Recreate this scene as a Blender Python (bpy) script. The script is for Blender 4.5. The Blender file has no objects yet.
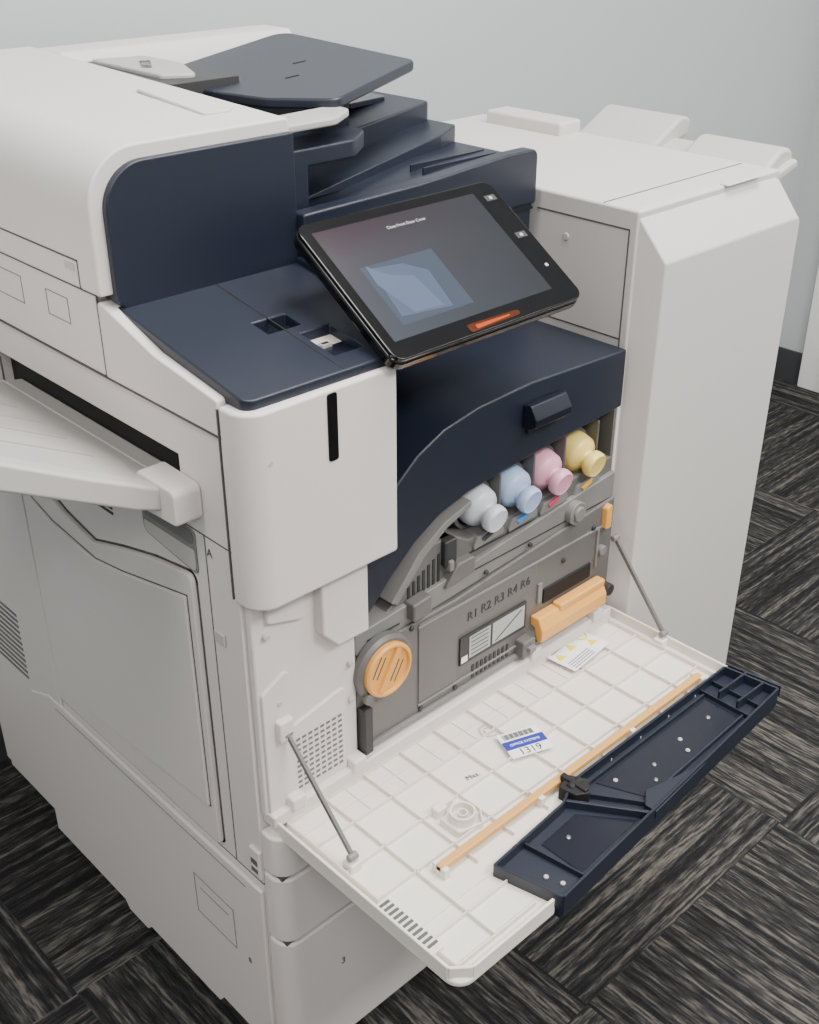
import bpy, bmesh, math
from mathutils import Vector, Matrix
D=bpy.data; COL=bpy.context.collection

# ---------------------------------------------------------------- materials
def mat(name,col,rough=.5,metal=0,bump=0,bscale=300,spec=.5,emit=None,estr=0,trans=0,coat=0,sss=0):
    m=D.materials.new(name); m.use_nodes=True; nt=m.node_tree; b=nt.nodes['Principled BSDF']
    b.inputs['Base Color'].default_value=(*col,1); b.inputs['Roughness'].default_value=rough
    b.inputs['Metallic'].default_value=metal; b.inputs['Specular IOR Level'].default_value=spec
    b.inputs['Transmission Weight'].default_value=trans; b.inputs['Coat Weight'].default_value=coat
    if sss: b.inputs['Subsurface Weight'].default_value=sss; b.inputs['Subsurface Scale'].default_value=.01
    if emit: b.inputs['Emission Color'].default_value=(*emit,1); b.inputs['Emission Strength'].default_value=estr
    tc=nt.nodes.new('ShaderNodeTexCoord'); n=nt.nodes.new('ShaderNodeTexNoise'); n.inputs['Scale'].default_value=bscale
    nt.links.new(tc.outputs['Object'],n.inputs['Vector'])
    if bump:
        bp=nt.nodes.new('ShaderNodeBump'); bp.inputs['Strength'].default_value=bump; bp.inputs['Distance'].default_value=.001
        nt.links.new(n.outputs['Fac'],bp.inputs['Height']); nt.links.new(bp.outputs['Normal'],b.inputs['Normal'])
    else:
        mr=nt.nodes.new('ShaderNodeMapRange'); mr.inputs['To Min'].default_value=max(0,rough-.04); mr.inputs['To Max'].default_value=rough+.04
        nt.links.new(n.outputs['Fac'],mr.inputs['Value']); nt.links.new(mr.outputs['Result'],b.inputs['Roughness'])
    return m
WHITE=mat('plastic_offwhite',(.67,.625,.605),.5,bump=.12,bscale=900)
WHITE2=mat('plastic_offwhite_door',(.74,.695,.635),.5,bump=.05,bscale=700)
LGRAY=mat('plastic_light_gray',(.50,.475,.455),.45,bump=.08,bscale=700)
TRAYG=mat('plastic_tray_gray',(.43,.41,.395),.42,bump=.06,bscale=700)
FIN=mat('plastic_finisher',(.59,.56,.54),.5,bump=.1,bscale=800)
NAVY=mat('plastic_navy',(.0105,.0145,.027),.40,bump=.15,bscale=900)
NAVYG=mat('plastic_navy_gloss',(.008,.010,.019),.22)
GRAY=mat('plastic_mid_gray',(.125,.12,.115),.42,bump=.05)
GRAYL=mat('plastic_gray_soft',(.19,.185,.18),.42,bump=.05)
DGRAY=mat('plastic_dark_gray',(.028,.028,.030),.5)
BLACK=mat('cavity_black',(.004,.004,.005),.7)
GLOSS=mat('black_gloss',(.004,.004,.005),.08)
ORANGE=mat('plastic_orange',(.76,.36,.08),.42,bump=.05)
ORANGE2=mat('plastic_orange_bar',(.62,.33,.10),.45,bump=.05)
SEAM=mat('seam_shadow_gap',(.09,.085,.08),.8)
PAPER=mat('label_paper',(.85,.85,.85),.6)
BLUE=mat('label_blue',(.02,.03,.30),.5)
YEL=mat('label_yellow',(.85,.65,.03),.5)
INK=mat('ink_gray',(.08,.08,.08),.6)
METAL=mat('steel',(.5,.5,.5),.3,metal=1)
SILV=mat('label_silver',(.40,.40,.40),.4)
T_W=mat('toner_cap_clear',(.57,.60,.66),.3,sss=.3)
T_C=mat('toner_cap_cyan',(.40,.51,.73),.3,sss=.3)
T_M=mat('toner_cap_magenta',(.72,.36,.47),.3,sss=.3)
T_Y=mat('toner_cap_yellow',(.78,.62,.18),.3,sss=.3)
TABC=mat('tab_cyan',(.02,.25,.65),.5); TABM=mat('tab_magenta',(.6,.03,.12),.5); TABY=mat('tab_yellow',(.8,.40,.02),.5)

# ---------------------------------------------------------------- mesh helpers
def finish(name,bm,m,parent,bevel=0,seg=2,ang=35):
    bmesh.ops.remove_doubles(bm,verts=bm.verts,dist=1e-6)
    bmesh.ops.recalc_face_normals(bm,faces=bm.faces)
    me=D.meshes.new(name); bm.to_mesh(me); bm.free()
    for p in me.polygons: p.use_smooth=True
    me.set_sharp_from_angle(angle=math.radians(ang))
    me.materials.append(m)
    o=D.objects.new(name,me); COL.objects.link(o); o.parent=parent
    if bevel:
        b=o.modifiers.new('bevel','BEVEL'); b.width=bevel; b.segments=seg; b.limit_method='ANGLE'; b.angle_limit=math.radians(ang); b.harden_normals=True
    return o
def addbox(bm,x0,x1,y0,y1,z0,z1):
    vs=[bm.verts.new(v) for v in [(x0,y0,z0),(x1,y0,z0),(x1,y1,z0),(x0,y1,z0),(x0,y0,z1),(x1,y0,z1),(x1,y1,z1),(x0,y1,z1)]]
    for f in [(0,3,2,1),(4,5,6,7),(0,1,5,4),(1,2,6,5),(2,3,7,6),(3,0,4,7)]: bm.faces.new([vs[i] for i in f])
    return vs
def box(name,x0,x1,y0,y1,z0,z1,m,parent,bevel=.002,seg=2):
    bm=bmesh.new(); addbox(bm,x0,x1,y0,y1,z0,z1); return finish(name,bm,m,parent,bevel,seg)
def boxes(name,lst,m,parent,bevel=0):
    bm=bmesh.new()
    for b in lst: addbox(bm,*b)
    bmesh.ops.recalc_face_normals(bm,faces=bm.faces)
    me=D.meshes.new(name); bm.to_mesh(me); bm.free(); me.materials.append(m)
    o=D.objects.new(name,me); COL.objects.link(o); o.parent=parent
    if bevel:
        b=o.modifiers.new('bevel','BEVEL'); b.width=bevel; b.segments=1; b.limit_method='ANGLE'
    return o
def rp(pts,n=6):
    out=[]; N=len(pts)
    for i,p in enumerate(pts):
        r=p[2] if len(p)>2 else 0
        P=Vector(p[:2])
        if r<=0: out.append(tuple(P)); continue
        A=Vector(pts[i-1][:2])-P; B=Vector(pts[(i+1)%N][:2])-P
        th=A.angle(B); d=r/math.tan(th/2); a=A.normalized(); b=B.normalized()
        d=min(d,.49*A.length if len(pts[i-1])>2 else A.length,.49*B.length if len(pts[(i+1)%N])>2 else B.length); r=d*math.tan(th/2)
        c=P+(a+b).normalized()*(r/math.sin(th/2)); s=P+a*d-c; e=P+b*d-c
        a0=math.atan2(s.y,s.x); a1=math.atan2(e.y,e.x); da=(a1-a0+math.pi)%(2*math.pi)-math.pi
        for k in range(n+1):
            t=a0+da*k/n; out.append((c.x+r*math.cos(t),c.y+r*math.sin(t)))
    return out
def prism(name,pts,axis,a0,a1,m,parent,bevel=.002,seg=2,fn=None,n=6,ang=35):
    pts=rp(pts,n); bm=bmesh.new()
    def mk(p,a):
        return {'x':(a,p[0],p[1]),'y':(p[0],a,p[1]),'z':(p[0],p[1],a)}[axis]
    A=[bm.verts.new(mk(p,a0)) for p in pts]; B=[bm.verts.new(mk(p,a1)) for p in pts]
    bm.faces.new(A); bm.faces.new(B[::-1])
    for i in range(len(pts)): bm.faces.new([A[i],A[(i+1)%len(pts)],B[(i+1)%len(pts)],B[i]])
    if fn:
        for v in bm.verts: v.co=Vector(fn(*v.co))
    return finish(name,bm,m,parent,bevel,seg,ang)
def lathe(name,prof,center,axis,m,parent,seg=40):
    ax=Vector(axis).normalized(); u=ax.orthogonal().normalized(); w=ax.cross(u); c=Vector(center); bm=bmesh.new(); rings=[]
    for r,h in prof:
        if r<1e-6: rings.append([bm.verts.new(c+ax*h)])
        else: rings.append([bm.verts.new(c+ax*h+(u*math.cos(2*math.pi*k/seg)+w*math.sin(2*math.pi*k/seg))*r) for k in range(seg)])
    for a,b in zip(rings[:-1],rings[1:]):
        for k in range(seg):
            k2=(k+1)%seg
            if len(a)==1 and len(b)==1: continue
            if len(a)==1: bm.faces.new([a[0],b[k],b[k2]])
            elif len(b)==1: bm.faces.new([a[k],b[0],a[k2]])
            else: bm.faces.new([a[k],b[k],b[k2],a[k2]])
    return finish(name,bm,m,parent,0,ang=40)
def cyl(name,c,axis,r,h,m,parent,seg=32,b=.001):
    return lathe(name,[(0,0),(r-b,0),(r,b),(r,h-b),(r-b,h),(0,h)],c,axis,m,parent,seg)
def xform(o,M):
    o.data.transform(M); return o
def cut(o,cutters):
    for i,c in enumerate(cutters):
        bm=bmesh.new(); addbox(bm,*c)
        bmesh.ops.recalc_face_normals(bm,faces=bm.faces)
        me=D.meshes.new('cut'); bm.to_mesh(me); bm.free(); co=D.objects.new('cut',me); COL.objects.link(co)
        md=o.modifiers.new('bool','BOOLEAN'); md.operation='DIFFERENCE'; md.object=co; md.solver='EXACT'
        while o.modifiers[0]!=md: o.modifiers.move(len(o.modifiers)-1,0)
        bevs=[]
        for mm in o.modifiers:
            if mm.type=='BEVEL': bevs.append(mm); mm.show_viewport=False
        dg=bpy.context.evaluated_depsgraph_get(); ev=o.evaluated_get(dg); nm=D.meshes.new_from_object(ev)
        o.modifiers.remove(md); o.data=nm
        for mm in bevs: mm.show_viewport=True
        D.objects.remove(co)
    return o
def text(name,s,M,size,m,parent,ext=.0002,align='CENTER'):
    cu=D.curves.new(name,'FONT'); cu.body=s; cu.size=size; cu.extrude=ext; cu.align_x=align; cu.align_y='CENTER'
    t=D.objects.new(name+'_t',cu); COL.objects.link(t)
    dg=bpy.context.evaluated_depsgraph_get(); me=D.meshes.new_from_object(t.evaluated_get(dg)); D.objects.remove(t)
    me.transform(M); me.materials.clear(); me.materials.append(m)
    o=D.objects.new(name,me); COL.objects.link(o); o.parent=parent; return o
def frame(origin,u,v):
    u=Vector(u).normalized(); v=Vector(v).normalized(); w=u.cross(v)
    M=Matrix.Identity(4)
    for i in range(3): M[i][0]=u[i];M[i][1]=v[i];M[i][2]=w[i];M[i][3]=origin[i]
    return M
def seamx(name,lst,parent,x=-.0004,w=.0016,m=None):
    bm=bmesh.new()
    for y0,z0,y1,z1 in lst:
        d=Vector((y1-y0,z1-z0)).normalized()*w*.5; nrm=Vector((-d.y,d.x))
        q=[(y0+nrm.x-d.x,z0+nrm.y-d.y),(y1+nrm.x+d.x,z1+nrm.y+d.y),(y1-nrm.x+d.x,z1-nrm.y+d.y),(y0-nrm.x-d.x,z0-nrm.y-d.y)]
        A=[bm.verts.new((x,a,b)) for a,b in q]; B=[bm.verts.new((x+.002,a,b)) for a,b in q]
        bm.faces.new(A); bm.faces.new(B[::-1])
        for i in range(4): bm.faces.new([A[i],A[(i+1)%4],B[(i+1)%4],B[i]])
    return finish(name,bm,m or SEAM,parent)
def loop(pts): return [(*pts[i],*pts[(i+1)%len(pts)]) for i in range(len(pts))]
def empty(name):
    e=D.objects.new(name,None); COL.objects.link(e); e.empty_display_size=.1; return e

P=empty('multifunction_printer')
XS=-.006   # upper sections overhang the lower side by a few mm
# ================================================================ MAIN BODY
body=box('body_shell',0,.61,0,.72,.06,.914,WHITE,P,.003,3)
cut(body,[(.150,.604,-.1,.40,.455,.95),(.5,.7,-.1,.40,.760,.95),(-.1,.10,.085,.48,.790,.868)])
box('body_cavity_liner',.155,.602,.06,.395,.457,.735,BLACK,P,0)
box('cavity_back_panel',.150,.606,.392,.40,.74,.905,NAVY,P,0)
box('cavity_right_lining',.598,.6035,.001,.06,.457,.757,GRAY,P,0)
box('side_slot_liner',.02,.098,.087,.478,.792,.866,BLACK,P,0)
box('base_plinth',.015,.595,.02,.70,.035,.065,DGRAY,P,.003)
for i,(x,y) in enumerate([(.06,.08),(.55,.08),(.06,.64),(.55,.64)]):
    cyl('caster_%d'%i,(x-.012,y,.025),(1,0,0),.025,.024,BLACK,P)
    box('caster_fork_%d'%i,x-.018,x+.018,y-.012,y+.012,.022,.06,DGRAY,P,.002)
box('side_rear_cover',-.004,.0,.465,.72,.08,.70,WHITE,P,.002)
prism('side_skirt',[(.0,.035),(.0,.335),(.50,.335),(.56,.31),(.56,.035),(.36,.035),(.35,.022),(.30,.022),(.29,.035),(.12,.035),(.11,.05),(.05,.05),(.04,.035)],'x',-.006,.0,WHITE,P,.002)
def drawer(nm,z0,z1):
    prism(nm,[(0.0,0),(0.0,-.034,.022),(.61,-.034,.008),(.61,0)],'z',z0,z1,WHITE,P,.004,3)
drawer('drawer_1_front',.370,.430); drawer('drawer_2_front',.264,.366); drawer('drawer_3_front',.035,.260)
text('label_2','2',frame((.085,-.0348,.312),(1,0,0),(0,0,1)),.015,INK,P)
text('label_3','3',frame((.085,-.0348,.175),(1,0,0),(0,0,1)),.015,INK,P)
boxes('drawer_gaps',[(.006,.60,-.028,-.002,.365,.371),(.006,.60,-.028,-.002,.259,.265)],SEAM,P)
boxes('drawer_grips',[(.2,.41,-.0345,-.03,.363,.370),(.2,.41,-.0345,-.03,.257,.265)],SEAM,P)
pan=rp([(.075,.735,.01),(.15,.722),(.22,.704),(.285,.684),(.35,.697),(.455,.74,.01),(.455,.356,.006),(.075,.356,.006)])
prism('side_door',[(p[0],p[1]) for p in pan],'x',-.007,.0,WHITE,P,.002)
pan2=[(.086,.705),(.16,.688),(.22,.674),(.28,.664),(.38,.674),(.435,.69),(.435,.40),(.42,.385),(.086,.412)]
prism('side_door_inset',pan2,'x',-.0105,-.005,WHITE,P,.002)
seamx('side_door_seam',loop([(y,z) for y,z in pan]),P,x=-.0006,w=.004)
seamx('side_door_inset_seam',loop(pan2),P,x=-.0076,w=.0025)
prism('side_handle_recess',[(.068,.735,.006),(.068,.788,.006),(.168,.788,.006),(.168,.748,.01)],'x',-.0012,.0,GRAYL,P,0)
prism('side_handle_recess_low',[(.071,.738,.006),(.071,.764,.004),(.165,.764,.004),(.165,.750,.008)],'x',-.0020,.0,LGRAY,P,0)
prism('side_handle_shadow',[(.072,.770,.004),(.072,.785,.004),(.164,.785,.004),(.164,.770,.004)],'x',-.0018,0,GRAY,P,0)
boxes('side_vents',[(-.0012,0,.235,.30,.738+i*.007,.741+i*.007) for i in range(7)],DGRAY,P)
boxes('side_vents_rear',[(-.0050,-.003,.56,.65,.33+i*.010,.334+i*.010) for i in range(12)],GRAY,P)
text('label_A','A',frame((-.0005,.045,.772),(0,-1,0),(0,0,1)),.014,INK,P)
text('label_B','B',frame((-.0065,.035,.19),(0,-1,0),(0,0,1)),.012,INK,P)
seamx('body_side_seams',[(.0,.790,.085,.790),(.462,.60,.462,.86),(.052,.79,.052,.345),(.0,.345,.56,.345)],P)
seamx('skirt_detail',loop([(.063,.255),(.063,.188),(.147,.188),(.147,.255)])+[(.075,.237,.135,.237)]+[(.03,.322,.48,.322)],P,x=-.0066,w=.0011,m=GRAYL)
boxes('side_latch',[(-.003,0,.030,.048,.665,.680),(-.009,-.006,.09,.105,.660,.672)],LGRAY,P,.001)
box('side_clip',-.004,.004,.0,.020,.352,.395,WHITE,P,.002)
boxes('side_clip_slots',[(-.0045,-.003,.004,.016,.360,.366),(-.0045,-.003,.004,.016,.372,.380)],GRAY,P)
# ================================================================ SIDE OUTPUT TRAY
prism('side_output_tray',[(0.02,.816),(0.02,.830),(-.012,.835),(-.30,.985,.01),(-.305,.972,.006),(-.02,.822)],'y',.095,.455,TRAYG,P,.003,3)
prism('side_tray_lip',[(-.02,.816),(-.03,.846,.006),(-.10,.882),(-.30,.992,.01),(-.305,.963,.006),(-.06,.832)],'y',.072,.10,LGRAY,P,.004,3)
boxes('side_tray_hinge_rail',[(-.030,.0,.10,.46,.816,.834)],LGRAY,P,.003)
prism('side_tray_bracket',[(.048,.812,.005),(.048,.850,.008),(.115,.852,.008),(.117,.808,.005)],'x',-.032,.0,WHITE,P,.003,3)
def slope(x): return .835+(-.012-x)*.52
bm=bmesh.new()
for k in range(5):
    y=.16+k*.055
    vs=addbox(bm,-.20,-.05,y,y+.003,0,.003)
    for v in vs: v.co.z+=slope(v.co.x)-.001
finish('side_tray_ribs',bm,TRAYG,P)
lathe('side_tray_notch',[(0,0),(.028,0),(.030,.002),(.026,.003),(0,.003)],(-.14,.31,slope(-.14)-.0005),(-.46,0,.89),GRAYL,P)
# ================================================================ SCANNER / CONTROL BLOCK
prism('control_block',[(XS,.0),(XS,-.04,.026),(.178,-.04,.004),(.178,.0)],'z',.738,.948,WHITE,P,.005,4,n=10)
prism('scanner_side_wedge',[(.001,.917),(.001,.953,.004),(.10,.968),(.195,.998,.004),(.195,.917)],'x',XS,.20,WHITE,P,.002)
box('scanner_side',XS,.236,.198,.72,.917,1.003,WHITE,P,.003)
seamx('scanner_seam',[(.0,.9155,.72,.9155),(.1965,.9155,.1965,1.0)],P,w=.002,x=XS+.001)
seamx('block_seam',[(.001,.742,.001,.944)],P,w=.0016,x=XS-.0004)
seamx('scanner_side_labels',loop([(.255,.985),(.255,.958),(.30,.958),(.30,.985)])+loop([(.355,.985),(.355,.955),(.42,.955),(.42,.985)]),P,w=.0008,x=XS-.0006,m=GRAYL)
seamx('scanner_top_gap',[(.198,1.003,.72,1.003)],P,w=.003,x=XS+.0005)
def deckz(y): return .9535+max(0,(y+.03))/.21*.036
def dfn(x,y,z): return (x,y,z+deckz(y))
prism('control_deck',[(.004,-.030,.012),(.176,-.034,.006),(.190,.0),(.236,.178),(.006,.178)],'z',-.012,.004,NAVY,P,.002,3,fn=dfn)
cut(D.objects['control_deck'],[(.100,.140,.060,.085,.962,1.2),(.128,.165,-.005,.045,.955,1.2)])
prism('deck_under',[(.178,-.0),(.236,.178),(.15,.178),(.15,-.0)],'z',-.08,-.010,NAVYG,P,0,fn=dfn)
bm=bmesh.new()
vs=addbox(bm,.1178,.1192,-.030,.17,0,.0044)
for v in vs: v.co.z+=deckz(v.co.y)
finish('deck_seam',bm,BLACK,P)
boxes('usb_recess_floor',[(.128,.165,-.005,.045,.955,.957),(.100,.140,.060,.085,.960,.966)],NAVYG,P)
boxes('usb_port',[(.138,.150,.024,.032,.957,.9605)],LGRAY,P)
boxes('usb_slot',[(.140,.148,.026,.030,.9604,.9609)],BLACK,P)
prism('status_light_bar',[(.088,.874,.003),(.100,.874,.003),(.100,.944,.003),(.088,.944,.003)],'y',-.0412,-.035,GLOSS,P,.0005)
prism('nfc_mark',[(.017,.896),(.020,.893),(.023,.896),(.020,.899)],'y',-.0405,-.039,LGRAY,P,0)
box('scanner_base',.200,.605,.165,.72,.900,.985,NAVY,P,.003)
box('scanner_glass_frame',.236,.605,.163,.72,.985,1.022,NAVY,P,.003,3)
boxes('scanner_gap',[(.236,.6055,.1625,.17,.984,.987)],BLACK,P)
# ================================================================ DOCUMENT FEEDER
FXX=-.010
prof=[(FXX,1.005),(FXX,1.143,.055),(.230,1.143,.006),(.230,1.005)]
def lift(x,y,z): return (x,y,z+(.018*min(1,max(0,(y-.19)/.40)) if z>1.08 else 0))
prism('feeder_cover',prof,'y',.178,.72,WHITE,P,.003,3,fn=lift,n=12)
prism('feeder_front_panel',[(.004,1.0),(.004,1.129,.045),(.229,1.129,.002),(.229,.982),(.02,.982)],'y',.1705,.2,NAVY,P,.002,3,n=12)
seamx('feeder_side_seam',[(.215,1.034,.72,1.034),(.215,1.034,.215,1.006)],P,w=.002,x=FXX-.0004)
boxes('feeder_latch_recess',[(FXX-.0008,FXX+.001,.222,.240,1.022,1.029)],LGRAY,P)
prism('feeder_rear_cover',[(.62,1.005),(.62,1.13),(.64,1.160,.01),(.72,1.160,.02),(.72,1.005)],'x',.225,.60,WHITE,P,.004,3)
prism('feeder_top_plate',[(.165,.235,.006),(.200,.235,.006),(.210,.38,.006),(.175,.38,.006)],'z',1.142,1.1452,WHITE,P,.001,fn=lambda x,y,z:(x,y,z+.018*(y-.19)/.40))
prism('feeder_top_plate_gap',[(.1640,.2340,.006),(.2010,.2340,.006),(.2110,.381,.006),(.1740,.381,.006)],'z',1.142,1.1438,LGRAY,P,0,fn=lambda x,y,z:(x,y,z+.018*(y-.19)/.40))
def trz(x,y,z): return (x,y,z+1.132+(x-.30)*.075)
prism('input_tray',[(.325,.545,.02),(.57,.62,.02),(.530,.300,.025),(.335,.225,.015),(.292,.30,.02),(.275,.41,.02)],'z',-.004,.008,NAVY,P,.003,3,fn=trz,n=8)
boxes('input_tray_marks',[(.37,.39,.36,.363,.0075,.0086),(.43,.45,.42,.423,.0075,.0086)],BLACK,P)
for v in D.objects['input_tray_marks'].data.vertices: v.co=Vector(trz(*v.co))
box('input_tray_support',.236,.47,.36,.62,1.02,1.130,NAVY,P,.004)
prism('feeder_inner_wall',[(.19,1.02),(.19,1.09),(.24,1.12),(.62,1.14),(.62,1.02)],'x',.226,.262,NAVY,P,.002)
prism('paper_guide_rear',[(.246,.44,.006),(.283,.42,.01),(.318,.50,.01),(.320,.585,.005),(.250,.61,.005)],'z',1.130,1.154,TRAYG,P,.003,3)
box('feeder_pocket_floor',.2305,.33,.40,.622,1.128,1.149,DGRAY,P,.001)
text('guide_mark','A4 LTR',frame((.277,.52,1.1546),(.5,.86,0),(-.86,.5,0)),.020,INK,P)
prism('paper_guide_front',[(.228,.185),(.30,.185,.02),(.345,.215,.015),(.345,.245,.01),(.228,.235)],'z',1.124,1.133,TRAYG,P,.003,3)
prism('paper_exit_lip',[(.228,.190),(.33,.190,.02),(.375,.225,.015),(.375,.27,.01),(.228,.26)],'z',1.085,1.105,NAVY,P,.003,3)
prism('output_ramp',[(.228,1.02),(.228,1.026),(.36,1.030),(.50,1.045),(.604,1.048),(.604,1.02)],'y',.19,.36,NAVY,P,.003)
prism('output_front_bar',[(.228,1.000),(.228,1.046,.004),(.40,1.050),(.55,1.060),(.606,1.060,.01),(.606,.992,.004)],'y',.158,.180,NAVY,P,.003,3)
prism('output_step_a',[(.30,.25),(.56,.285,.01),(.604,.30,.01),(.604,.42),(.30,.40)],'z',1.03,1.078,NAVY,P,.003,3,fn=lambda x,y,z:(x,y,z if z<1.05 else z-.045+(x-.30)*.12))
prism('output_step_b',[(.33,.33),(.604,.35,.01),(.604,.70),(.33,.70)],'z',1.03,1.09,NAVY,P,.003,3,fn=lambda x,y,z:(x,y,z if z<1.05 else z-.03+(x-.30)*.11))
boxes('output_ribs',[(.46,.59,.215+i*.022,.217+i*.022,1.040,1.049) for i in range(2)],NAVY,P)
prism('output_recess',[(.50,.40,.01),(.58,.41,.01),(.58,.46,.01),(.50,.45,.01)],'z',1.088,1.095,NAVYG,P,.001)
# ================================================================ TOUCHSCREEN
T=empty('touchscreen'); T.parent=P
o0=Vector((.159,-.060,.961)); M=frame(o0,(1,0,0),(0,.145,.096)); W,H=.280,.180
def tp(name,pts,a0,a1,m,b=.0008,seg=2,n=6):
    o=prism(name,pts,'z',a0,a1,m,T,b,seg,n=n); xform(o,M); return o
tp('tablet_shell',[(0,0,.014),(W,0,.014),(W,H,.014),(0,H,.014)],-.018,-.004,GLOSS,.004,3,8)
tp('tablet_glass',[(.001,.001,.013),(W-.001,.001,.013),(W-.001,H-.001,.013),(.001,H-.001,.013)],-.005,.0,GLOSS,.0012,2,8)
def screenmat():  # emission gradient has a window reflection painted into it
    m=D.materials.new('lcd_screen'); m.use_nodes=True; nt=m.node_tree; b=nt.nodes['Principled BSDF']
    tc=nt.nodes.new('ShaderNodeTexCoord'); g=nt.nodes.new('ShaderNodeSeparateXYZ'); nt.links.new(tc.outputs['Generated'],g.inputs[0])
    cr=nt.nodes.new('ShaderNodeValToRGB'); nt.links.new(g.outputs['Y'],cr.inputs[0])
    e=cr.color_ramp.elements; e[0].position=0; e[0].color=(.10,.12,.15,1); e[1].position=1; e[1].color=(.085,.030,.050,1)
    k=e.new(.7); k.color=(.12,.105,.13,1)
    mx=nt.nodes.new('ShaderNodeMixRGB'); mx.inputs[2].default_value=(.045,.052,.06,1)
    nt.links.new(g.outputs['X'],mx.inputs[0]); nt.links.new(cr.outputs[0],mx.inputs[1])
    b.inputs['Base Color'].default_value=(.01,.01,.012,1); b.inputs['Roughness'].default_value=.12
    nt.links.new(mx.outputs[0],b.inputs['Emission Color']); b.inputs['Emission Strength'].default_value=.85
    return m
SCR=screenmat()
PALE=mat('reflection_pale_blue',(.01,.01,.01),.12,emit=(.20,.27,.42),estr=1.0)
PALE2=mat('reflection_pale_blue2',(.01,.01,.01),.12,emit=(.15,.21,.33),estr=1.0)
PALE3=mat('reflection_pale_blue3',(.01,.01,.01),.12,emit=(.10,.13,.19),estr=1.0)
REFLO=mat('reflection_orange',(.2,.02,.0),.2,emit=(.65,.11,.03),estr=.8)
REFLO2=mat('reflection_orange_dim',(.05,.01,.0),.2,emit=(.10,.012,.005),estr=.5)
ICON=mat('screen_icon',(.4,.4,.4),.3,emit=(.5,.5,.55),estr=.35)
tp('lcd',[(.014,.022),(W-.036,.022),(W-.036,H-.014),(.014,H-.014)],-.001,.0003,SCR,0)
tp('pale_reflection_back',[(.036,.036),(.135,.036),(.135,.112),(.036,.112)],0,.0005,PALE3,0)  # pale reflections on the glass, painted as stacked emissive polygons
tp('pale_reflection_mid',[(.042,.046),(.108,.040),(.112,.088),(.088,.104),(.048,.108)],0.0002,.0007,PALE2,0)
tp('pale_reflection_front',[(.042,.088),(.060,.046),(.098,.044),(.090,.086),(.062,.096),(.044,.112)],0.0004,.0009,PALE,0)
text('screen_text','Close Front Door Cover',M@Matrix.Translation((.13,.150,.0005)),.0054,ICON,T,.00005)
tp('orange_reflection_halo',[(.105,.004,.003),(.180,.006,.003),(.180,.012,.003),(.105,.014,.003)],0,.0003,REFLO2,0)  # orange reflection streak on the bezel, painted as emissive strips
tp('orange_reflection',[(.115,.006,.0015),(.165,.008,.0012),(.165,.0100,.0012),(.115,.0110,.0015)],0,.0005,REFLO,0)
for i,(a,b) in enumerate([(W-.017,H-.025),(W-.017,H-.082),(W-.017,.052)]):
    if i<2: tp('key_%d'%i,[(a-.008,b-.004),(a+.008,b-.004),(a+.008,b+.004),(a-.008,b+.004)],0,.0003,DGRAY,0)
    tp('key_icon_%d'%i,[(a-.002,b-.002,.001),(a+.002,b-.002,.001),(a+.002,b+.002,.001),(a-.002,b+.002,.001)],0,.0006,ICON,0)
prism('screen_arm',[(-.01,.935),(-.01,.955),(.06,.995),(.18,1.0),(.18,.93)],'x',.225,.37,NAVY,P,.006)
# ================================================================ CENTRE COVER (curved)
top=[(.152,.655),(.162,.705),(.180,.748),(.207,.782),(.245,.812),(.285,.830),(.34,.840),(.43,.844),(.612,.836)]
bot=[(.612,.757),(.489,.750),(.379,.742),(.325,.736),(.28,.725),(.24,.703),(.20,.670),(.158,.628)]
prism('centre_cover',top+bot,'y',.0,.39,NAVY,P,.003,3,ang=28)
prism('centre_cover_handle',[(.0,.820),(-.012,.822,.004),(-.022,.806,.003),(-.022,.796,.003),(-.010,.790),(.0,.790)],'x',.415,.480,NAVYG,P,.002)
box('cover_handle_shadow',.423,.473,-.004,.002,.780,.791,BLACK,P,.001)
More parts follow.
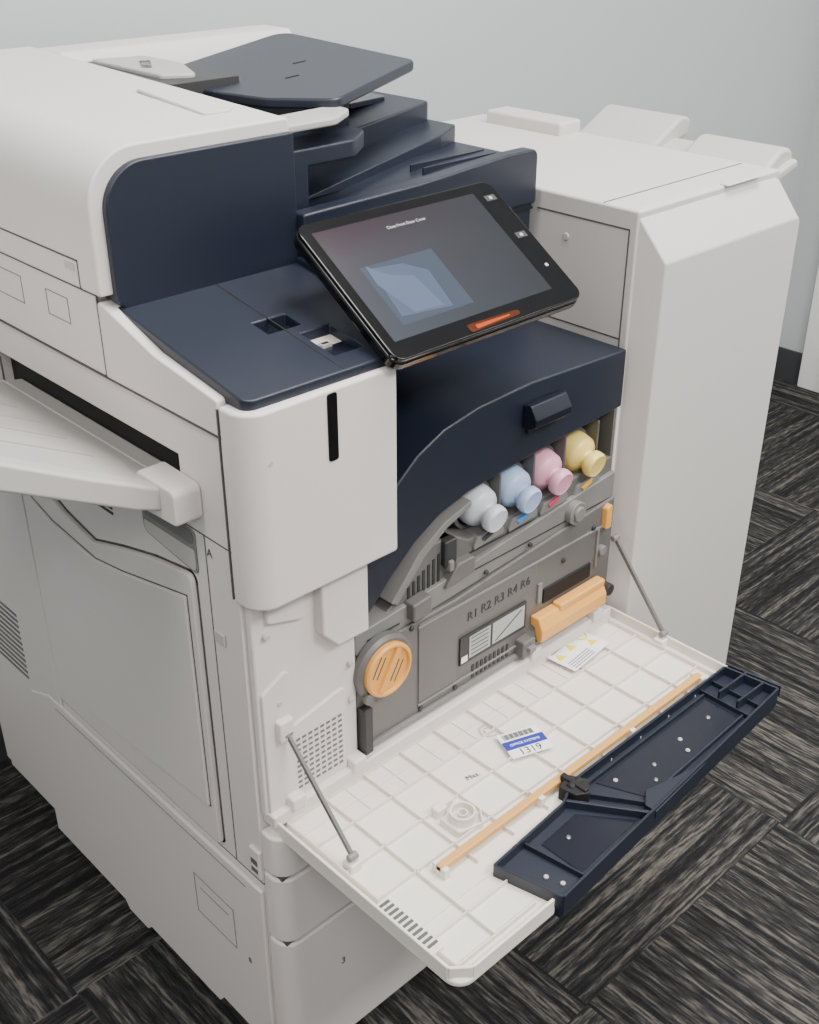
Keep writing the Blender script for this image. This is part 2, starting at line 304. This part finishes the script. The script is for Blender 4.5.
# ================================================================ TONER HOUSING
hz=[(.604,.753)]+[(x,z-.004) for x,z in bot[1:-1]]+[(.170,.625),(.604,.64)]
prism('toner_housing',hz,'y',.035,.3,DGRAY,P,.002)
lip_o=[(.604,.690),(.36,.672),(.33,.672),(.30,.69),(.27,.690),(.235,.665),(.205,.635),(.185,.622),(.185,.610),(.604,.625)]
prism('toner_lip',lip_o,'y',.0,.06,GRAY,P,.003)
boxes('toner_lip_slots',[(.228+i*.008,.232+i*.008,-.001,.01,.628,.628+.022+i*.004) for i in range(7)],DGRAY,P)
boxes('toner_lip_line',[(.32,.602,-.001,.01,.652,.654)],DGRAY,P)
prism('toner_arch_edge',[(.200,.642),(.243,.690),(.283,.714),(.328,.727),(.328,.720),(.288,.706),(.252,.682),(.210,.636)],'y',-.004,.03,GRAYL,P,.001)
for i,(x,zc,tm,tb) in enumerate([(.361,.699,T_W,DGRAY),(.423,.701,T_C,TABC),(.482,.704,T_M,TABM),(.548,.706,T_Y,TABY)]):
    lathe('toner_recess_%d'%i,[(.033,.0),(.033,.010),(.028,.010),(.028,.001)],(x-.002,.034,zc),(0,-1,0),GRAY,P)
    lathe('toner_cap_%d'%i,[(.0255,-.02),(.0262,.006),(.0252,.015),(.022,.020),(.016,.023),(.0128,.0245),(.012,.028),(.0145,.030),(.0168,.032),(.0176,.036),(.0174,.041),(.0160,.044),(.0150,.0445),(.0140,.0435),(.008,.0430),(0,.043)],(x,.026,zc+.002),(0,-1,-.22),tm,P,48)
    prism('toner_tab_%d'%i,[(x-.014,.668),(x+.008,.675),(x+.006,.668),(x-.010,.663)],'y',-.006,.01,tb,P,.001)
    boxes('toner_divider_%d'%i,[(x+.0285,x+.0315,.008,.04,.675,.745)],GRAY,P,.001)
    prism('toner_cradle_%d'%i,[(x-.026,.662),(x-.020,.672),(x+.020,.677),(x+.026,.668),(x+.026,.660),(x-.026,.656)],'y',-.004,.02,GRAYL,P,.0015)
box('housing_bracket',.282,.302,-.008,.02,.655,.690,DGRAY,P,.003)
box('housing_bracket_tip',.286,.294,-.012,-.004,.650,.664,GRAYL,P,.002)
prism('rail_bar',[(.143,.598),(.143,.626),(.230,.632),(.604,.668),(.604,.628)],'y',-.006,.04,GRAYL,P,.002)
boxes('rail_bar_line',[(.30,.60,-.0068,-.005,.630,.6315),(.16,.21,-.0068,-.005,.611,.613)],DGRAY,P)
prism('rail_step',[(.28,.628),(.33,.632),(.33,.655),(.30,.655)],'y',-.012,.02,GRAY,P,.003)
prism('rail_step_left',[(.222,.612),(.252,.612),(.252,.638),(.222,.635)],'y',-.018,.0,GRAY,P,.003)
cyl('rail_knob',(.518,-.004,.640),(0,-1,0),.016,.012,GRAYL,P)
cyl('rail_knob_inner',(.518,-.014,.640),(0,-1,0),.010,.006,GRAYL,P)
prism('side_latch_orange',[(.578,.592,.004),(.590,.592,.004),(.590,.630,.004),(.578,.624,.004)],'y',-.018,-.002,ORANGE,P,.002)
# ================================================================ WASTE TONER UNIT
prism('waste_unit',[(.141,.462),(.141,.580),(.160,.603),(.30,.605),(.604,.632),(.604,.462)],'y',-.010,.06,GRAY,P,.003,3)
boxes('waste_unit_ridges',[(.235,.600,-.0125,-.009,.594,.597),(.235,.44,-.0125,-.009,.480,.483),(.141,.60,-.014,-.009,.462,.470),(.450,.458,-.013,-.009,.530,.560),(.568,.572,-.013,-.009,.535,.594)],GRAYL,P,.0005)
prism('waste_unit_raised',[(.236,.600,.003),(.236,.485,.003),(.300,.485,.003),(.300,.552,.003),(.445,.560,.003),(.445,.592,.003)],'y',-.0120,-.009,GRAY,P,.001)
text('waste_marks','R1 R2 R3 R4 R6',frame((.375,-.0123,.573),(1,0,.03),(0,0,1)),.0175,DGRAY,P,.0003)
LX=-.012; LZ=.004
boxes('waste_label',[(.318+LX,.440+LX,-.0127,-.009,.500+LZ,.541+LZ)],DGRAY,P)
boxes('waste_label_diagrams',[(.334+LX,.372+LX,-.0131,-.009,.505+LZ,.537+LZ),(.376+LX,.436+LX,-.0131,-.009,.505+LZ,.537+LZ)],SILV,P)
prism('waste_label_stroke_a',[(.380+LX,.508+LZ),(.384+LX,.508+LZ),(.432+LX,.533+LZ),(.428+LX,.533+LZ)],'y',-.0134,-.0127,DGRAY,P,0)
boxes('waste_label_text',[(.337+LX,.368+LX,-.0134,-.011,.509+LZ+i*.006,.5105+LZ+i*.006) for i in range(5)],INK,P)
boxes('waste_label_icon',[(.320+LX,.331+LX,-.0131,-.011,.503+LZ,.512+LZ)],PAPER,P)
boxes('waste_vents',[(.33+i*.008,.334+i*.008,-.0112,-.009,.473,.492) for i in range(9)],DGRAY,P)
KX,KZ=.177,.573
lathe('waste_knob_ring',[(0,0),(.042,0),(.042,.008),(.038,.012),(.035,.012)],(KX,-.008,KZ),(0,-1,0),GRAY,P,48)
lathe('waste_knob',[(0,0),(.0345,0),(.0345,.017),(.0325,.019),(.030,.019),(.029,.015),(0,.015)],(KX,-.008,KZ),(0,-1,0),ORANGE,P,48)
RM=Matrix.Translation((KX,0,KZ))@Matrix.Rotation(math.radians(-60),4,'Y')
xform(prism('waste_knob_grip',[(-.029,-.0035),(.029,-.0035),(.029,.0035),(-.029,.0035)],'y',-.027,-.018,ORANGE,P,.001),RM)
xform(boxes('waste_knob_slots',[(-.014,.014,-.0235,-.022,s*(.012+i*.007),s*(.012+i*.007)+.0015) for i in range(2) for s in (1,-1)],INK,P),RM)
box('waste_left_post',.141,.154,-.022,.0,.465,.53,DGRAY,P,.002)
cyl('waste_screw_l',(.148,-.018,.545),(0,-1,0),.007,.006,GRAY,P)
prism('waste_handle',[(-.010,.516),(-.024,.516,.003),(-.032,.500,.004),(-.032,.482,.004),(-.022,.480,.003),(-.018,.500),(-.010,.502)],'x',.440,.575,ORANGE,P,.002)
box('waste_handle_tab',.480,.575,-.028,-.012,.510,.521,ORANGE,P,.003)
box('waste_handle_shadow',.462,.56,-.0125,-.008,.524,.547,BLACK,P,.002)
box('waste_clip',.412,.436,-.026,-.008,.466,.492,GRAY,P,.003)
box('waste_clip_tongue',.418,.430,-.032,-.02,.476,.484,GRAYL,P,.001)
cyl('waste_peg_r',(.594,-.008,.492),(0,-1,0),.009,.016,DGRAY,P)
cyl('waste_peg_m',(.578,-.008,.560),(0,-1,0),.007,.01,GRAYL,P)
for i,(x,z) in enumerate([(.25,.618),(.35,.622),(.43,.628),(.24,.475),(.30,.475),(.56,.60),(.225,.60),(.50,.575),(.145,.575)]): cyl('unit_screw_%d'%i,(x,-.009,z),(0,-1,0),.0035,.004,DGRAY,P,16)
# ================================================================ LEFT LOWER INNER PANEL
box('inner_left_panel',.004,.140,-.010,.0,.452,.735,WHITE,P,.003)
prism('inner_left_pocket',[(.085,.735),(.085,.665,.006),(.105,.642,.006),(.149,.642,.004),(.149,.735)],'y',-.024,-.008,WHITE,P,.003,3)
prism('inner_left_pocket_cut',[(.02,.735),(.02,.705,.006),(.07,.690,.006),(.07,.735)],'y',-.016,-.008,WHITE,P,.003,3)
prism('inner_left_low',[(.008,.455),(.008,.62,.006),(.045,.64,.006),(.045,.56,.004),(.120,.575,.005),(.120,.455)],'y',-.014,-.008,WHITE,P,.002)
boxes('inner_left_vents',[(.048+i*.0085,.0535+i*.0085,-.0146,-.013,.470+j*.0075,.473+j*.0075) for i in range(8) for j in range(10)],GRAY,P)
for i,(x,z) in enumerate([(.02,.69),(.130,.55),(.130,.60),(.03,.60)]): cyl('panel_screw_%d'%i,(x,-.009,z),(0,-1,0),.004,.006,LGRAY,P,16)
box('hinge_sill',.006,.605,-.022,.0,.440,.458,WHITE,P,.003)
for i,x in enumerate([.03,.120,.43,.56]): box('hinge_lug_%d'%i,x,x+.020,-.026,-.004,.452,.470,WHITE,P,.003)
# ================================================================ OPEN FRONT DOOR
DO=empty('front_door'); DO.parent=P
Z=.440
prism('door_skin',[(.010,-.004),(.010,-.302,.02),(.150,-.302,.004),(.165,-.290),(.618,-.262),(.618,-.004)],'z',Z-.016,Z-.006,WHITE2,DO,.004,3)
def wall(x0,y0,x1,y1,t,z0,z1,bm):
    d=Vector((x1-x0,y1-y0)).normalized(); n=Vector((-d.y,d.x))*t/2
    q=[(x0+n.x,y0+n.y),(x1+n.x,y1+n.y),(x1-n.x,y1-n.y),(x0-n.x,y0-n.y)]
    A=[bm.verts.new((a,b,z0)) for a,b in q]; B=[bm.verts.new((a,b,z1)) for a,b in q]
    bm.faces.new(A[::-1]); bm.faces.new(B)
    for i in range(4): bm.faces.new([A[i],A[(i+1)%4],B[(i+1)%4],B[i]])
def walls(name,segs,t,z0,z1,m,parent,bevel=.0008):
    bm=bmesh.new()
    for s in segs: wall(*s,t,z0,z1,bm)
    bmesh.ops.recalc_face_normals(bm,faces=bm.faces)
    me=D.meshes.new(name); bm.to_mesh(me); bm.free(); me.materials.append(m)
    o=D.objects.new(name,me); COL.objects.link(o); o.parent=parent
    if bevel:
        b=o.modifiers.new('bevel','BEVEL'); b.width=bevel; b.segments=1; b.limit_method='ANGLE'
    return o
walls('door_rim',[(.012,-.006,.012,-.285),(.012,-.285,.030,-.300),(.030,-.300,.150,-.300),(.616,-.006,.616,-.205),(.012,-.006,.616,-.006)],.0035,Z-.012,Z+.008,WHITE2,DO)
walls('door_inner_rim',[(.024,-.02,.024,-.285),(.024,-.285,.14,-.285),(.024,-.02,.60,-.02),(.600,-.02,.600,-.2)],.002,Z-.010,Z+.001,WHITE2,DO)
segs=[(.08+i*.058,-.02,.08+i*.058,-.285 if i<1 else -.205) for i in range(9)]+[(.024,-.070-.050*j,.60,-.070-.050*j) for j in range(3)]+[(.024,-.245,.14,-.245)]
walls('door_ribs',segs,.0014,Z-.010,Z-.0005,WHITE2,DO,0)
walls('door_fine_ribs',[(.109+i*.058,-.02,.109+i*.058,-.07) for i in range(8)]+[(.024,-.045,.60,-.045),(.024,-.225,.14,-.225)],.001,Z-.010,Z-.0045,WHITE2,DO,0)
boxes('door_edge_slots',[(.017,.030,-.18-.007*i,-.183-.007*i,Z-.003,Z+.0025) for i in range(11)],INK,DO)
boxes('door_edge_slot_base',[(.016,.032,-.26,-.175,Z-.01,Z+.001)],WHITE2,DO,.001)
box('door_orange_bar',.095,.578,-.193,-.183,Z,Z+.008,ORANGE2,DO,.002)
for i,x in enumerate([.095,.25,.42,.57]): box('bar_clip_%d'%i,x,x+.008,-.198,-.178,Z-.008,Z+.007,WHITE2,DO,.001)
prism('door_latch_black',[(.276,-.200,.003),(.300,-.194,.003),(.312,-.215,.003),(.295,-.232,.004),(.280,-.222,.003)],'z',Z-.008,Z+.012,BLACK,DO,.002)
box('door_latch_arm',.290,.298,-.228,-.190,Z+.004,Z+.015,BLACK,DO,.002)
cyl('door_latch_pin',(.284,-.209,Z+.009),(1,0,0),.006,.020,BLACK,DO,20)
lathe('door_boss',[(0,0),(.015,0),(.015,.014),(.0125,.014),(.0125,.004),(0,.004)],(.174,-.147,Z-.008),(0,0,1),WHITE2,DO)
lathe('door_boss_core',[(.0045,0),(.006,0),(.006,.012),(.0045,.012),(.0045,.0)],(.174,-.147,Z-.008),(0,0,1),WHITE2,DO)
walls('door_boss_wing',[(.150,-.135,.150,-.165),(.150,-.165,.180,-.172),(.180,-.172,.194,-.155),(.162,-.122,.182,-.124)],.002,Z-.008,Z+.003,WHITE2,DO)
box('door_boss_block',.152,.168,-.130,-.118,Z-.008,Z+.006,WHITE2,DO,.002)
lathe('door_target',[(.010,0),(.012,0),(.012,.002),(.010,.002),(.010,0)],(.305,-.065,Z-.006),(0,0,1),LGRAY,DO)
lathe('door_target2',[(.005,0),(.006,0),(.006,.002),(.005,.002),(.005,0)],(.305,-.065,Z-.006),(0,0,1),LGRAY,DO)
LM=frame((.317,-.114,Z),(.94,-.34,0),(.34,.94,0))
def lp(name,x0,x1,y0,y1,z0,z1,m): return xform(boxes(name,[(x0,x1,y0,y1,z0,z1)],m,DO),LM)
lp('asset_label',-.028,.028,-.022,.023,0,.0005,PAPER); lp('asset_label_band',-.028,.028,-.007,.008,.0004,.0008,BLUE)
xform(boxes('asset_barcode',[(-.022+i*.0022,-.0208+i*.0022+(.0006 if i%3 else 0),.011,.020,.0004,.0008) for i in range(19)],INK,DO),LM)
text('asset_number','1319',LM@Matrix.Translation((0,-.0145,.0006)),.0155,BLACK,DO)
text('asset_band_text','OFFICE SYSTEMS',LM@Matrix.Translation((0,0,.0009)),.0055,PAPER,DO)
text('door_small_text','Mxs.',frame((.232,-.108,Z-.005),(1,-.2,0),(.2,1,0)),.010,INK,DO)
WM=frame((.510,-.038,Z),(.99,.1,0),(-.1,.99,0))
xform(boxes('warning_label',[(-.042,.042,-.025,.025,0,.0005)],PAPER,DO),WM)
for k,(a,b) in enumerate([(-.030,.008),(-.002,.010),(.028,-.004)]):
    xform(prism('warning_triangle_%d'%k,[(a-.008,b-.006),(a+.008,b-.006),(a,b+.008)],'z',.0004,.0009,YEL,DO,0),WM)
xform(boxes('warning_lines',[(-.036,.012,-.022+i*.004,-.0205+i*.004,.0004,.0008) for i in range(4)]+[(-.034,-.004,.018,.0195,.0004,.0008),(.0,.02,.020,.0215,.0004,.0008)],GRAYL,DO),WM)
xform(lathe('warning_ring',[(.0075,0),(.0095,0),(.0095,.0006),(.0075,.0006),(.0075,0)],(.029,.014,.0004),(0,0,1),YEL,DO),WM)
# navy handle trough (solid channel along outer edge)
trough=[(.138,-.228),(.262,-.219),(.300,-.203),(.612,-.203),(.622,-.276),(.158,-.306)]
prism('door_handle_trough',trough,'z',Z-.024,Z-.0035,NAVY,DO,.0015)
tl=[(*trough[i],*trough[(i+1)%len(trough)]) for i in range(len(trough))]
walls('door_handle_rim',tl,.003,Z-.018,Z+.010,NAVY,DO)
prism('door_handle_pocket',[(.325,-.216),(.550,-.216),(.550,-.268),(.352,-.278)],'z',Z-.004,Z-.0025,NAVYG,DO,0)
prism('door_handle_pocket_left',[(.206,-.236),(.268,-.232),(.312,-.286),(.206,-.292)],'z',Z-.004,Z-.0025,NAVYG,DO,0)
walls('door_handle_ribs',[(.555,-.203,.555,-.280),(.582,-.205,.582,-.278),(.315,-.213,.55,-.213),(.290,-.210,.345,-.290),(.190,-.226,.202,-.300),(.35,-.276,.55,-.270)],.0022,Z-.006,Z+.003,NAVY,DO,0)
walls('door_handle_diagonal',[(.270,-.216,.325,-.294)],.004,Z-.006,Z+.007,NAVY,DO)
walls('door_handle_end',[(.56,-.228,.620,-.230),(.56,-.255,.620,-.257),(.618,-.203,.627,-.277)],.003,Z-.006,Z+.011,NAVY,DO)
prism('door_handle_flange',[(.330,-.282),(.350,-.268),(.44,-.290),(.33,-.298)],'z',Z-.006,Z+.006,NAVY,DO,.001)
for i,(x,y) in enumerate([(.174,-.270),(.235,-.25),(.345,-.230),(.40,-.245),(.46,-.24),(.52,-.24),(.45,-.258),(.38,-.262),(.180,-.288)]):
    cyl('trough_screw_%d'%i,(x,y,Z-.004),(0,0,1),.0028,.0035,METAL if i%2 else LGRAY,DO,16)
def strap(name,a,b,w=.006,t=.0022):
    a=Vector(a); b=Vector(b); d=b-a; L=d.length; M=frame(a,d,Vector((1,0,0)))
    o=box(name,0,L,-t,t,-w/2,w/2,GRAY,DO,.0008); xform(o,M)
strap('door_strap_left',(.034,-.018,.560),(.036,-.118,.452)); strap('door_strap_right',(.610,-.012,.565),(.612,-.105,.452))
for i,c in enumerate([(.028,-.018,.560),(.030,-.118,.452),(.604,-.012,.565),(.606,-.105,.452)]): cyl('strap_pin_%d'%i,c,(1,0,0),.0045,.012,GRAYL,DO,20)
box('strap_mount_left',.022,.042,-.022,-.008,.552,.580,WHITE,DO,.003)
box('strap_foot_left',.028,.044,-.125,-.110,Z-.008,Z+.006,WHITE2,DO,.002); box('strap_foot_right',.600,.615,-.113,-.097,Z-.008,Z+.006,WHITE2,DO,.002)

# ================================================================ FINISHER
F=empty('document_finisher')
FX0,FX1=.618,.948
box('finisher_body',FX0,FX1-.012,.006,.56,.05,1.008,FIN,F,.004,3)
def frustum(name,r0,y0,r1,y1,m,parent,bevel):
    bm=bmesh.new()
    a=[bm.verts.new((x,y0,z)) for x,z in [(r0[0],r0[2]),(r0[1],r0[2]),(r0[1],r0[3]-.03),(r0[1]-.008,r0[3]-.010),(r0[1]-.026,r0[3]),(r0[0],r0[3])]]
    b=[bm.verts.new((x,y1,z)) for x,z in [(r1[0],r1[2]),(r1[1],r1[2]),(r1[1],r1[3]-.008),(r1[1]-.004,r1[3]-.002),(r1[1]-.012,r1[3]),(r1[0],r1[3])]]
    bm.faces.new(a); bm.faces.new(b[::-1])
    for i in range(6): bm.faces.new([a[i],a[(i+1)%6],b[(i+1)%6],b[i]])
    return finish(name,bm,m,parent,bevel,3,15)
frustum('finisher_front_door',(FX0,FX1,.055,1.010),.014,(FX0+.014,FX1-.002,.06,.948),-.030,FIN,F,.0025)
prism('finisher_right_cap',[(.915,.93),(.915,1.006,.003),(.938,1.004,.02),(.950,.98,.02),(.950,.93)],'y',.010,.34,FIN,F,.004,3)
boxes('finisher_top_seam',[(FX0+.002,.925,.060,.062,1.0075,1.0086)],SEAM,F)
boxes('finisher_side_seam',[(FX0-.0006,FX0+.001,.018,.165,.982,.984),(FX0-.0006,FX0+.001,.017,.019,.60,.984),(FX0-.0006,FX0+.001,.018,.165,.842,.844)],SEAM,F)
cyl('finisher_side_screw',(FX0+.001,.115,.955),(-1,0,0),.005,.003,LGRAY,F,16)
boxes('finisher_hinge_slot',[(.80,.88,.000,.014,1.0075,1.0098)],FIN,F,.001)
box('finisher_rear_hump',.882,.932,.350,.505,1.0,1.028,FIN,F,.005,4)
box('finisher_foot',.64,.90,.03,.50,.0,.055,DGRAY,F,.003)
def ft(x0,z0,x1,z1,y0,y1,name,m):
    prism(name,[(x0,z0),(x1,z1,.008),(x1+.004,z1-.014,.005),(x0,z0-.02)],'y',y0,y1,m,F,.006,3)
ft(.93,.935,1.12,.983,.08,.47,'exit_tray',LGRAY)
prism('exit_tray_ridge_a',[(.95,.935),(1.04,.968,.02),(1.13,1.014,.03),(1.165,1.006,.02),(1.15,.98)],'y',.30,.455,LGRAY,F,.015,4)
prism('exit_tray_ridge_b',[(.95,.935),(1.03,.965,.02),(1.09,1.001,.03),(1.125,.995,.02),(1.12,.965)],'y',.09,.24,LGRAY,F,.015,4)
box('exit_tray_frame',.93,.965,.02,.50,.86,.945,LGRAY,F,.01,3)
prism('exit_tray_lower',[(.94,.930),(.975,.940,.01),(.985,.925,.01),(.94,.86)],'y',-.010,.30,LGRAY,F,.008,3)

# ================================================================ ROOM
WX,WY=2.54,.815
def carpetmat():
    m=D.materials.new('carpet_tiles'); m.use_nodes=True; nt=m.node_tree; b=nt.nodes['Principled BSDF']; L=nt.links
    tc=nt.nodes.new('ShaderNodeTexCoord')
    def stripes(rot,seed):
        mp=nt.nodes.new('ShaderNodeMapping'); mp.inputs['Rotation'].default_value=(0,0,rot); mp.inputs['Location'].default_value=(seed,seed*.7,0); L.new(tc.outputs['Object'],mp.inputs[0])
        m2=nt.nodes.new('ShaderNodeMapping'); m2.inputs['Scale'].default_value=(30,260,1); L.new(mp.outputs[0],m2.inputs[0])
        n=nt.nodes.new('ShaderNodeTexNoise'); n.inputs['Scale'].default_value=1; n.inputs['Detail'].default_value=3; L.new(m2.outputs[0],n.inputs[0])
        m3=nt.nodes.new('ShaderNodeMapping'); m3.inputs['Scale'].default_value=(2.5,85,1); L.new(mp.outputs[0],m3.inputs[0])
        n2=nt.nodes.new('ShaderNodeTexNoise'); n2.inputs['Scale'].default_value=1; n2.inputs['Detail'].default_value=1; L.new(m3.outputs[0],n2.inputs[0])
        a=nt.nodes.new('ShaderNodeMath'); a.operation='MULTIPLY'; L.new(n.outputs['Fac'],a.inputs[0]); L.new(n2.outputs['Fac'],a.inputs[1])
        return a
    s1=stripes(0,3.1); s2=stripes(math.pi/2,7.7)
    ck=nt.nodes.new('ShaderNodeTexChecker'); ck.inputs['Scale'].default_value=2; ck.inputs['Color1'].default_value=(0,0,0,1); ck.inputs['Color2'].default_value=(1,1,1,1)
    mp=nt.nodes.new('ShaderNodeMapping'); mp.inputs['Location'].default_value=(.13,.21,.25); L.new(tc.outputs['Object'],mp.inputs[0]); L.new(mp.outputs[0],ck.inputs[0])
    mx=nt.nodes.new('ShaderNodeMixRGB'); L.new(ck.outputs['Color'],mx.inputs[0]); L.new(s1.outputs[0],mx.inputs[1]); L.new(s2.outputs[0],mx.inputs[2])
    cr=nt.nodes.new('ShaderNodeValToRGB'); L.new(mx.outputs[0],cr.inputs[0]); e=cr.color_ramp.elements
    e[0].position=.17; e[0].color=(.014,.014,.015,1); e[1].position=.40; e[1].color=(.125,.115,.103,1); k=e.new(.27); k.color=(.036,.035,.035,1)
    L.new(cr.outputs[0],b.inputs['Base Color']); b.inputs['Roughness'].default_value=.95; b.inputs['Specular IOR Level'].default_value=.1
    n=nt.nodes.new('ShaderNodeTexNoise'); n.inputs['Scale'].default_value=350; L.new(tc.outputs['Object'],n.inputs[0])
    ad=nt.nodes.new('ShaderNodeMath'); L.new(n.outputs['Fac'],ad.inputs[0]); L.new(mx.outputs[0],ad.inputs[1])
    bp=nt.nodes.new('ShaderNodeBump'); bp.inputs['Strength'].default_value=.7; bp.inputs['Distance'].default_value=.004; L.new(ad.outputs[0],bp.inputs['Height']); L.new(bp.outputs[0],b.inputs['Normal'])
    return m
CARPET=carpetmat(); WALL=mat('painted_wall',(.46,.49,.50),.85,bump=.1,bscale=250); BASE=mat('rubber_baseboard',(.045,.048,.052),.5)
CEIL=mat('ceiling_tile',(.70,.70,.69),.9,bump=.3,bscale=120); TRIM=mat('white_trim',(.78,.78,.77),.4)
X0,Y0,H=-2.6,-3.2,2.7
box('floor',X0,WX,Y0,WY,-.05,0,CARPET,None,0)
box('ceiling',X0,WX,Y0,WY,H,H+.05,CEIL,None,0)
box('wall_back',X0,WX,WY,WY+.1,0,H,WALL,None,0)
box('wall_right',WX,WX+.1,Y0,WY+.1,0,H,WALL,None,0)
box('wall_left',X0-.1,X0,Y0,WY,0,H,WALL,None,0)
box('wall_front',X0,WX,Y0-.1,Y0,0,H,WALL,None,0)
box('baseboard_back',X0,WX,WY-.008,WY,0,.10,BASE,None,.002)
box('baseboard_right',WX-.008,WX,.715,WY-.008,0,.10,BASE,None,.002)
box('baseboard_left',X0,X0+.008,Y0,WY-.008,0,.10,BASE,None,.002)
box('trim_1',WX-.02,WX,.62,.715,0,2.1,TRIM,None,.004)
box('trim_2',WX-.02,WX,-.395,-.30,0,2.1,TRIM,None,.004)
box('trim_3',WX-.02,WX,-.395,.715,2.1,2.18,TRIM,None,.004)
box('door_1',WX-.045,WX-.004,-.298,.618,0.004,2.098,TRIM,None,.003)
LP=mat('light_diffuser',(.9,.9,.9),.5,emit=(1,.97,.93),estr=1.5)
k=0
for (x,y,e) in [(-1.3,-1.9,44),(.7,-1.9,88),(-1.3,-.1,22),(.7,-.2,54),(1.9,-1.2,30)]:
    nm='ceiling_light_panel' if k==0 else 'ceiling_light_panel.%03d'%k
    o=box(nm,x-.6,x+.6,y-.3,y+.3,H-.015,H-.001,LP,None,.002)
    l=D.lights.new('troffer_%d'%k,'AREA'); l.shape='RECTANGLE'; l.size=1.2; l.size_y=.6; l.energy=e; l.color=(1,.97,.935)
    lo=D.objects.new('troffer_lamp_%d'%k,l); COL.objects.link(lo); lo.location=(x,y,H-.03); lo.parent=o; k+=1
w=D.worlds.new('world'); bpy.context.scene.world=w; w.use_nodes=True; w.node_tree.nodes['Background'].inputs[0].default_value=(.8,.85,.9,1); w.node_tree.nodes['Background'].inputs[1].default_value=.3
# ================================================================ CAMERA
cam=D.cameras.new('camera'); co=D.objects.new('camera',cam); COL.objects.link(co); bpy.context.scene.camera=co
cam.sensor_fit='VERTICAL'; cam.sensor_height=24; cam.lens=1150/1024*24; cam.clip_start=.02
co.location=(-.53,-.80,1.37); co.rotation_euler=(math.pi/2-math.radians(29.4),0,math.radians(46.4)-math.pi/2)
